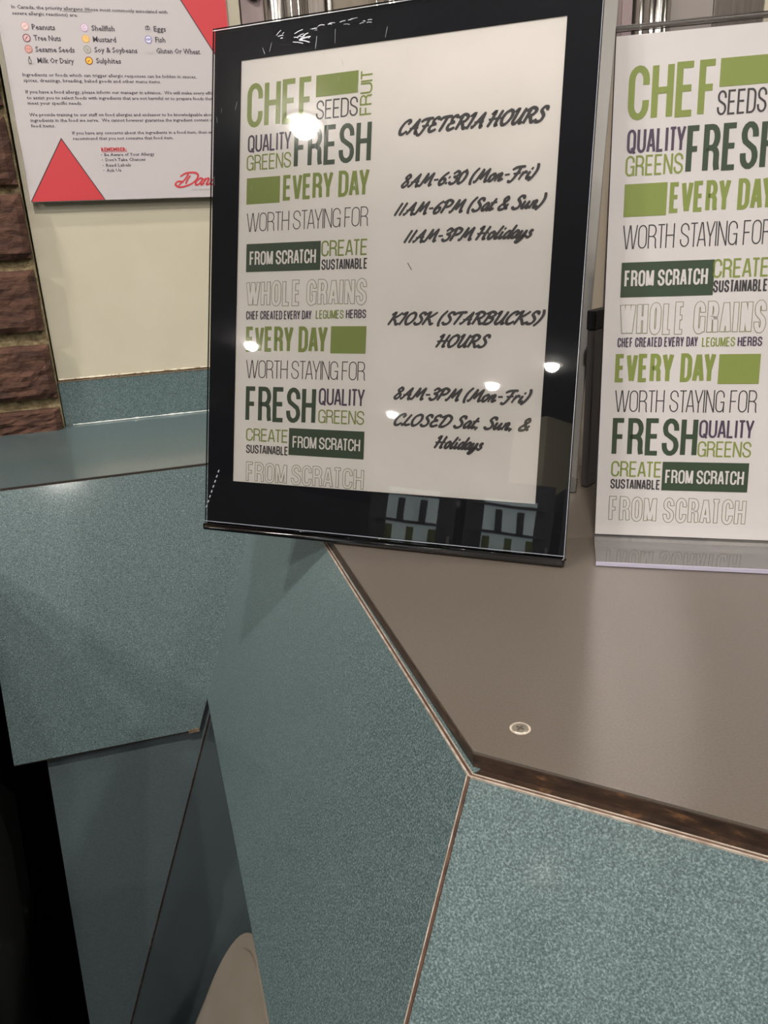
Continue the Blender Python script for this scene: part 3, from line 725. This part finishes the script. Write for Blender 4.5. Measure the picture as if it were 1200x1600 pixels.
bm = bmesh.new(); box(bm, FX0-.0006, FX1+.0006, FY0-.0003, FY0+.0050, -.006, .0042); bevel(bm, .0018, 3); from_bm('bottom_lip', bm, M['lip'], s1, True)
a = ([], []); quad(a, FX0, FY0+.0058, FX1, FY0+.0062, .0018); quad(a, FX1-.0003, FY0+.004, FX1+.0001, FY1, .0018)  # flat pale strips painted as glints along the cover edges
quad(a, FX0, FY1-.0016, FX1, FY1-.0012, .0018); mesh_obj('edge_glint', a, M['scuff_glint'], s1, 'pale strips painted as glints along the clear cover edges')
# scuffs on the cover, and dashes painted as a reflection
a = ([], [])
rnd = random.Random(5)
for cx, cy, L_, ang, w in [(.0400, .0105, .012, -.05, .0006), (.0430, .0078, .014, .0, .0010), (.0480, .0075, .006, .9, .0007), (.0300, .0110, .008, .35, .0006), (.0550, .0120, .006, .2, .0006),
                        (.0620, .0140, .008, .25, .0006), (.0760, .0130, .012, .15, .0005), (.0900, .012, .006, -.2, .0006)]:
    for r_ in range(4):
        x, y = cx + rnd.uniform(-.004, .004), cy + rnd.uniform(-.0015, .0015); l = L_*rnd.uniform(.2, .6); g = ang + rnd.uniform(-.4, .4)
        ribbon(a[0], a[1], [(x, y), (x+l*.5*math.cos(g), y+l*.5*math.sin(g)+.0003), (x+l*math.cos(g), y+l*math.sin(g))], w*rnd.uniform(.3, .8), .00175)
for i in range(26):
    x, y = rnd.uniform(-.018, .11), rnd.uniform(-.09, .004); l = rnd.uniform(.002, .009); g = rnd.uniform(1.1, 2.1)
    ribbon(a[0], a[1], [(x, y), (x+l*math.cos(g)+.0004, y+l*math.sin(g))], rnd.uniform(.00008, .0002), .00175)
for i in range(8):  # slanting row of pale dashes painted as a reflection
    t = i/7; x, y = -.0100 - .0095*t, -.2755 - .0260*t
    ribbon(a[0], a[1], [(x, y), (x-.0008, y-.0018)], .0009, .00175)
mesh_obj('scuffs_and_glints', a, M['scuff_glint'], s1, 'white scratches, scuffs and painted reflection dashes on the clear cover')['kind'] = 'stuff'

# --- clear acrylic holder with the second sheet
b2 = Vector((.2735, .4137, 1.003)); e2 = Vector((.8572, -.5150, 0)).normalized(); u2 = Vector((.0806, .1341, .9877)).normalized()
s2 = thing('acrylic_sign', 'clear acrylic stand with white and green word sheet at the right edge', 'sign', frame_mw(b2, e2, u2))
bm = bmesh.new(); box(bm, .0006, .2300, .0008, .3008, -.0008, -.0004); pap2 = from_bm('paper_sheet', bm, M['paper2'], s2)
rows2 = []
for r_ in S2:
    if r_[0] == 'r': r_ = ('r', 'FRUIT', 'lime', .13, 86.6, 253.0, 94.6, 283.6)
    rows2.append(r_)
print_sheet(rows2, pap2, -.00025, 0, 'paper2')
bm = bmesh.new(); box(bm, 0, .2310, .0, .3052, .0004, .0024); bevel(bm, .0005, 1); from_bm('front_pane', bm, M['acrylic_edge'], s2)
bm = bmesh.new(); box(bm, 0, .2310, .0, .3052, -.0034, -.0014); bevel(bm, .0005, 1); from_bm('back_pane', bm, M['acrylic_edge'], s2)
bm = bmesh.new(); box(bm, 0, .2310, .3035, .3058, -.0034, .0024); bevel(bm, .0009, 2); from_bm('top_bend', bm, M['bend'], s2, True)
# foot: horizontal clear plate reaching forward on the countertop
f2 = Vector((e2.y, -e2.x, 0)).normalized()
f2 = f2 if f2.y < 0 else -f2
imw = s2.matrix_world.inverted()
def loc(p): return imw @ p
o2 = Vector((.2735, .4137, 1.0004))
bm = bmesh.new(); prism(bm, [loc(o2 - f2*.004), loc(o2 + e2*.231 - f2*.004), loc(o2 + e2*.231 + f2*.044), loc(o2 + f2*.044)], loc(Vector((0, 0, .0025))) - loc(Vector((0, 0, 0)))); from_bm('foot_plate', bm, M['foot'], s2)
M['pale_edge'] = mat('pale_acrylic_edge', (176, 172, 190), .3)
bm = bmesh.new(); g0 = o2 + f2*.0441
prism(bm, [loc(g0), loc(g0 + e2*.231), loc(g0 + e2*.231 + Vector((0, 0, .0025))), loc(g0 + Vector((0, 0, .0025)))], loc(f2*.0006) - loc(Vector((0, 0, 0)))); from_bm('foot_edge', bm, M['pale_edge'], s2)

# --- grey plastic board leaning behind the black frame, dark case behind it
nb = Vector((-e1.y, e1.x, 0)); ph = math.radians(22); ub = Vector((nb.x*math.sin(ph), nb.y*math.sin(ph), math.cos(ph)))
ob = Vector((.3135, .5030, 1.0))
s3 = thing('grey_board', 'plain grey plastic board leaning back behind the black frame', 'board', frame_mw(ob, e1, ub))
bm = bmesh.new(); box(bm, -.12, .0, .0008, .43, -.0030, .0); bevel(bm, .0006, 1); from_bm('sheet', bm, M['holder_grey'], s3)
bm = bmesh.new(); box(bm, -.12, .0008, .0003, .012, -.0036, .001); bevel(bm, .0006, 1); from_bm('bottom_rail', bm, M['steel'], s3)
dv = Vector((.815, .573, 0)).normalized()
dc = thing('upright_board', 'dark grey upright board with black cap between the two signs', 'panel', frame_mw(Vector((.3290, .5095, 1.0)), dv, Vector((0, 0, 1))))
bm = bmesh.new(); box(bm, 0, .075, .0005, .123, -.006, 0); bevel(bm, .0006, 1); from_bm('body', bm, M['box_dark'], dc)
bm = bmesh.new(); box(bm, -.001, .076, .123, .137, -.0065, .0005); bevel(bm, .0006, 1); from_bm('cap', bm, M['black_side'], dc)

# ============================================================ STEEL POSTS BEHIND THE SIGNS
ZT = 1.72
def post(name, label, x0, x1, kind, m='steel', y=1.012, group=None):
    t = thing(name, label, 'post', Matrix.Translation(((x0+x1)/2, y, .9995)), group)
    w = x1 - x0; bm = bmesh.new()
    if kind == 'round':
        cyl(bm, (0, -.004, .001), w/2, ZT-1.0, 28); o = from_bm('tube', bm, M[m], t, True)
    else:
        box(bm, -w/2, w/2, -.012, .012, .001, ZT-1.0); bevel(bm, min(.002, w*.2), 2); from_bm('channel', bm, M[m], t)
    bm = bmesh.new(); box(bm, -w/2, w/2, -.013, .013, 0, .006); from_bm('foot', bm, M['alu'], t)
    return t
def panel(name, label, x0, x1, m, y=1.024, z0=1.001):
    bm = bmesh.new(); box(bm, x0, x1, y, 1.0295, z0, ZT+.05); bmesh.ops.bevel(bm, geom=list(bm.edges), offset=.0008, segments=1, affect='EDGES')
    return tag(from_bm(name, bm, M[m]), label, 'panel')
jp = panel('mauve_jamb_panel', 'flat mauve grey strip between cream board and the first steel tube', .1740, .2010, 'mauve', 1.016)
kb = thing('door_knob', 'small dark round knob on the mauve strip', 'knob', Matrix.Translation((.1895, 1.016, 1.4615)))
bm = bmesh.new(); cyl(bm, (0, 0, 0), .0085, -.005, 24, 'y'); from_bm('rose', bm, M['knob'], kb, True)
bm = bmesh.new(); cyl(bm, (0, -.005, 0), .0065, -.006, 24, 'y', .005); from_bm('button', bm, M['gap'], kb, True)
post('steel_tube', 'round satin steel tube nearest the cream board, above the black sign', .2035, .2235, 'round')
post('thin_steel_rod', 'thin bright rod just right of the first steel tube', .2292, .2316, 'round', 'bright_steel', 1.008)
post('thin_steel_rod', 'thin bright rod beside the steel channel, second from the tube', .2378, .2400, 'round', 'bright_steel', 1.008)
panel('steel_backing_panel', 'satin steel backing between the two thin rods', .2240, .2480, 'alu')
ch = post('steel_channel', 'square satin steel channel left of the taupe panel', .2490, .2690, 'square', 'alu')
bm = bmesh.new(); cyl(bm, (.0165, -.006, .001), .0042, ZT-1.0, 20); from_bm('guide_rod', bm, M['steel'], ch, True)
panel('taupe_panel', 'taupe infill panel between the steel channel and the wide tube', .2790, .3290, 'panel_taupe')
post('thin_steel_rod', 'bright flat rod left of the wide steel tube, above the sign top', .3315, .3350, 'round', 'bright_steel', 1.008)
post('steel_tube', 'wide round steel tube above the middle of the black sign', .3440, .3680, 'round')
post('steel_tube', 'wide round steel tube right of its twin above the black sign', .3720, .3960, 'round', 'steel', 1.010)
panel('dark_mullion', 'dark taupe infill hidden behind the black sign', .4000, .6730, 'panel_taupe')
panel('mauve_side_strip', 'narrow mauve strip left of the fluted metal, above the clear stand', .6740, .6905, 'mauve', 1.016)
panel('shadow_gap', 'thin dark gap beside the fluted metal column', .6910, .6950, 'gap', 1.027)
fl = thing('fluted_column', 'fluted pale metal column behind the top left of the clear stand', 'column', Matrix.Translation((.722, 1.02, .9995)))
for i, (x0, x1, r, m) in enumerate([(-.026, -.021, 0, 'alu'), (-.0205, -.0155, 1, 'bright_steel'), (-.014, -.006, 0, 'alu'), (-.005, .001, 1, 'bright_steel'), (.002, .016, 1, 'steel'), (.017, .021, 1, 'bright_steel'), (.022, .028, 0, 'alu')]):
    bm = bmesh.new()
    if r: cyl(bm, ((x0+x1)/2, -.004, .001), (x1-x0)/2, ZT-1.0, 16)
    else: box(bm, x0, x1, -.004, .006, .001, ZT-1.0)
    from_bm('flute', bm, M[m], fl, bool(r))
panel('grey_shutter_panel', 'plain grey panel right of the fluted column', .7515, .8240, 'panel_grey')
panel('grey_shutter_panel', 'paler grey panel at the top right corner behind the clear stand', .8250, .9080, 'alu')
panel('cream_shutter_panel', 'cream strip at the far top right edge', .9090, 1.10, 'board')

# ============================================================ ALLERGY POSTER
ps = thing('allergy_poster', 'white food allergen poster with red triangles on the cream board', 'poster', frame_mw(Vector((0, 1.0, 0)), Vector((1, 0, 0)), Vector((0, 0, 1))))
PX0, PX1, PZ0, PZ1 = -.0814, .1560, 1.2476, 1.558
bm = bmesh.new(); box(bm, PX0, PX1, PZ0, PZ1, -.0045, 0); bevel(bm, .0004, 1); from_bm('foam_board', bm, M['poster'], ps)
bm = bmesh.new(); box(bm, PX0+.03, PX1-.03, PZ0+.03, PZ1-.03, -.0118, -.0045); from_bm('mounting_pad', bm, M['gap'], ps)
z = .00025
def tri(pts, z): return ([(x, y, z) for x, y in pts], [tuple(range(len(pts)))])
a = ([], []); add(a, tri([(-.0805, 1.2482), (-.0030, 1.2482), (-.0387, 1.3112)], z)); mesh_obj('red_triangle', a, M['red'], ps, 'red triangle at the lower left of the poster')
a = ([], []); ribbon(a[0], a[1], [(-.0805, 1.2484), (-.0387, 1.3114), (-.0028, 1.2482)], .0009, z+.0001); mesh_obj('triangle_outline', a, M['outline_ink'], ps)
# big inverted triangle at the upper right: left side through (.1068,1.4472) and (.1359,1.3992)
sl = (1.3992-1.4472)/(.1359-.1068)
xa = .1068 - (PZ1-.0006-1.4472)/(-sl)
a = ([], []); add(a, tri([(xa, PZ1-.0006), (.1492, 1.4472 + sl*(.1492-.1068)), (.1556, 1.4472 + sl*(.1492-.1068)), (.1556, PZ1-.0006)], z)); mesh_obj('red_triangle', a, M['red'], ps, 'large red triangle at the upper right of the poster')
a = ([], []); ribbon(a[0], a[1], [(xa, PZ1-.0006), (.1492, 1.4472 + sl*(.1492-.1068))], .0009, z+.0001); mesh_obj('triangle_outline', a, M['outline_ink'], ps)
body = ([], []); items = ([], [])
for i, (t, x0, zb, x1) in enumerate(T):
    x0, x1, zb = x0/1e3, x1/1e3, zb/1e3
    if t == 'REMEMBER:':
        a = ([], []); add(a, bfont(t, x0, x1, zb, .0036, z, .03)); ribbon(a[0], a[1], [(x0, zb-.0009), (x1, zb-.0009)], .0004, z); mesh_obj('red_heading', a, M['red'], ps, 'red underlined heading'); continue
    big = i >= 17
    a = ([], []); add(a, bfont(t, x0, x1, zb, .0053 if big else .0034, z, .018 if big else .012)); mesh_obj('lettering', a, M['ink'], ps)
for zb in (1.29309, 1.28787, 1.28231, 1.2770):
    b0 = len(body[0]); body[0].extend([(.0006 + .0005*math.cos(k*math.pi/4), zb+.0015+.0005*math.sin(k*math.pi/4), z) for k in range(8)]); body[1].append(tuple(range(b0, b0+8)))
ribbon(body[0], body[1], [(-.0165, 1.4327), (.0125, 1.4327)], .0003, z)
mesh_obj('bullet_marks', body, M['ink'], ps)['kind'] = 'stuff'
# icons
def disc(x, y, r, z, n=20): return ([(x+r*math.cos(2*math.pi*k/n), y+r*math.sin(2*math.pi*k/n), z) for k in range(n)], [tuple(range(n))])
ICON = [(-56.0, 1418.0, (214, 166, 166), (232, 206, 200)), (-56.2, 1407.2, (110, 70, 78), (216, 176, 176)), (-56.2, 1397.0, (176, 122, 116), (214, 160, 148)),
        (-56.9, 1386.2, (206, 206, 216), (232, 230, 232)), (2.8, 1418.2, (196, 166, 196), (228, 214, 224)), (2.6, 1407.8, (222, 170, 110), (238, 198, 120)), (2.5, 1397.8, (150, 150, 142), (182, 180, 170)),
        (2.5, 1387.2, (140, 70, 50), (240, 190, 60)), (67.9, 1419.2, (192, 190, 188), (206, 200, 196)), (67.4, 1408.6, (130, 130, 190), (226, 224, 232)), (67.5, 1398.2, (196, 192, 186), (206, 202, 196))]
GL = {0: [[(-.5, -.3), (0, .1), (.5, .35)]], 1: [[(-.4, -.4), (.3, .4)]], 2: [[(-.5, 0), (-.1, .1)], [(.1, -.1), (.5, 0)]], 3: [[(-.25, -.7), (-.3, .2), (-.1, .5), (-.1, .9), (.1, .9), (.1, .5), (.3, .2), (.25, -.7), (-.25, -.7)]],
      4: [[(.3, .4), (-.3, .3), (-.4, -.2), (.1, -.4), (.4, -.1)]], 5: [[(-.3, .2), (.1, .4), (.4, -.2)]], 6: [[(-.3, .4), (0, -.4), (.3, .2)]], 7: [[(-.4, -.3), (.2, .1)]],
      8: [[(-.5, -.3), (-.5, .4), (.5, .4), (.5, -.3), (-.5, -.3)], [(-.2, .6), (.3, .6)], [(0, -.2), (0, .4)]], 9: [[(-.7, 0), (-.2, .25), (.3, .1), (.7, .3)], [(-.7, 0), (-.2, -.2), (.3, 0), (.7, -.2)]],
      10: [[(-.6, -.4), (.6, -.4)], [(-.3, -.1), (0, .6)], [(.1, -.2), (.4, .1)]]}
for i, (x, y, c1, c2) in enumerate(ICON):
    x /= 1e3; y /= 1e3; r = .0039
    m1 = mat('icon_ring', c1, .6); m2 = mat('icon_fill', c2, .6)
    ic = mesh_obj('allergen_icon', disc(x, y, r, z), m1 if i not in (3, 8, 10) else M['poster'], ps, 'small round printed allergen icon')
    mesh_obj('icon_face', disc(x, y, r*.78, z+.0001), m2 if i not in (3, 8, 10) else M['poster'], ic)
    a = ([], [])
    for l in GL[i]: ribbon(a[0], a[1], [(x+px*r, y+py*r) for px, py in l], .0007, z+.0002)
    mesh_obj('icon_mark', a, M['ink'] if i in (3, 8) else m1, ic)
# red script logo, partly hidden by the black frame
lg = ([], [])
BRUSH['@'] = (1.05, [[(.48, .92), (.36, .5), (.1, .02)], [(.05, .78), (.35, 1.04), (.9, 1.05), (1.12, .7), (.9, .18), (.45, -.1), (.1, -.12), (-.12, .1), (-.02, .34), (.3, .3)], [(.62, .8), (.52, .45), (.5, .15)]])
brush(lg[0], lg[1], '@ana', .0772, 1.2610, .1270, .0125, z, .17, .28, .0)
mesh_obj('script_logo', lg, M['red'], ps, 'red brush script company logo')
a = bfont('Hospitality', .0955, .1230, 1.2553, .0026, z, .01); mesh_obj('logo_lettering', a, M['grey_ink'], ps)

# ============================================================ LAMPS AND THE ROOM BEHIND THE CAMERA (seen in reflections; some lamps added as fill)
for i, (x, y, k) in enumerate(LAMPS):
    t = thing('downlight_and_fill', 'round ceiling downlight of the dining hall, some of them added as fill', 'light', Matrix.Translation((x, y, CEIL)), 'ceiling downlights')
    bm = bmesh.new(); cyl(bm, (0, 0, -.002), .078, .008, 32); from_bm('ring', bm, M['trim_white'], t)
    bm = bmesh.new(); rings = [[bm.verts.new((.052*math.cos(g)*math.cos(2*math.pi*j/24), .052*math.cos(g)*math.sin(2*math.pi*j/24), -.003-.050*math.sin(g))) for j in range(24)] for g in (0, .3, .6, .9, 1.2, 1.5)]
    for ra, rb in zip(rings, rings[1:]):
        for j in range(24): bm.faces.new((ra[j], rb[j], rb[(j+1) % 24], ra[(j+1) % 24]))
    bm.faces.new(rings[-1])
    mm = M['lens'] if k == 1 else mat('lamp_lens', (255, 250, 245), .5, emis=(255, 247, 240), es=LAMP_W*k)
    from_bm('lens', bm, mm, t)
bm = bmesh.new(); box(bm, -5.15, -4.70, -4.35, -3.95, 0, CEIL); struct(from_bm('pillar', bm, M['pillar']))
for i in range(3):
    x, y = -4.50 + i*.40, -2.50 - i*.64
    t = thing('display_fridge', 'tall lit glass-door drinks fridge across the hall', 'fridge', Matrix.Translation((x, y, 0)) @ Matrix.Rotation(math.radians(122), 4, 'Z'), 'drinks fridges')
    bm = bmesh.new(); box(bm, -.34, .34, .03, .65, 0, 2.0); from_bm('cabinet', bm, M['box_dark'], t)
    bm = bmesh.new(); box(bm, -.20, .20, .01, .03, .95, 1.85); from_bm('lit_interior', bm, M['case_light'], t)
    for k in range(4):
        bm = bmesh.new(); box(bm, -.28, .28, -.02, .01, 1.13+k*.22, 1.15+k*.22); from_bm('shelf', bm, M['box_dark'], t)
    for k in range(5):
        bm = bmesh.new(); cyl(bm, (-.17+k*.085, -.03, 1.37 + (k % 2)*.22), .028, .17, 10); from_bm('bottle', bm, M['box_dark'] if k % 2 else M['lime'], t)
    bm = bmesh.new(); box(bm, -.31, -.29, -.06, .03, .9, 1.5); from_bm('handle', bm, M['steel'], t)

# black cabinet and unseen bin below the frame, both added to shade the lower panels
cab = thing('added_black_cabinet', 'black cabinet added left of the ledge apron to shade the lower panels', 'cabinet', Matrix.Translation((-.46, .66, 0)))
bm = bmesh.new(); box(bm, -.28, .280, -.24, .25, .05, .93); bevel(bm, .003, 1); from_bm('body', bm, M['black_side'], cab)
bm = bmesh.new(); box(bm, -.285, .284, -.25, .25, .93, .955); bevel(bm, .003, 1); from_bm('top', bm, M['black_side'], cab)
bm = bmesh.new(); box(bm, -.26, .260, -.20, .25, 0, .05); from_bm('plinth', bm, M['black_side'], cab)
for sx in (-1, 1):
    bm = bmesh.new(); box(bm, sx*.138-.134, sx*.138+.134, -.256, -.24, .07, .91); bevel(bm, .002, 1); d = from_bm('door', bm, M['black_side'], cab)
    bm = bmesh.new(); box(bm, sx*.02-.005, sx*.02+.005, -.275, -.256, .55, .70); bevel(bm, .002, 1); from_bm('handle', bm, M['steel'], d)
wb = thing('added_waste_bin', 'unseen dark bin added below the frame to shade the lower panels', 'bin', Matrix.Translation((-.33, -.06, 0)))
bm = bmesh.new(); loft(bm, [Vector((x, y, .74)) for x, y in ((-.24, -.28), (.24, -.28), (.24, .28), (-.24, .28))], [Vector((x, y, 0)) for x, y in ((-.20, -.24), (.20, -.24), (.20, .24), (-.20, .24))]); bevel(bm, .02, 3); from_bm('body', bm, M['box_dark'], wb)
bm = bmesh.new(); box(bm, -.25, .25, -.29, .29, .74, .80); bevel(bm, .015, 3); from_bm('bin_lid', bm, M['black_side'], wb)
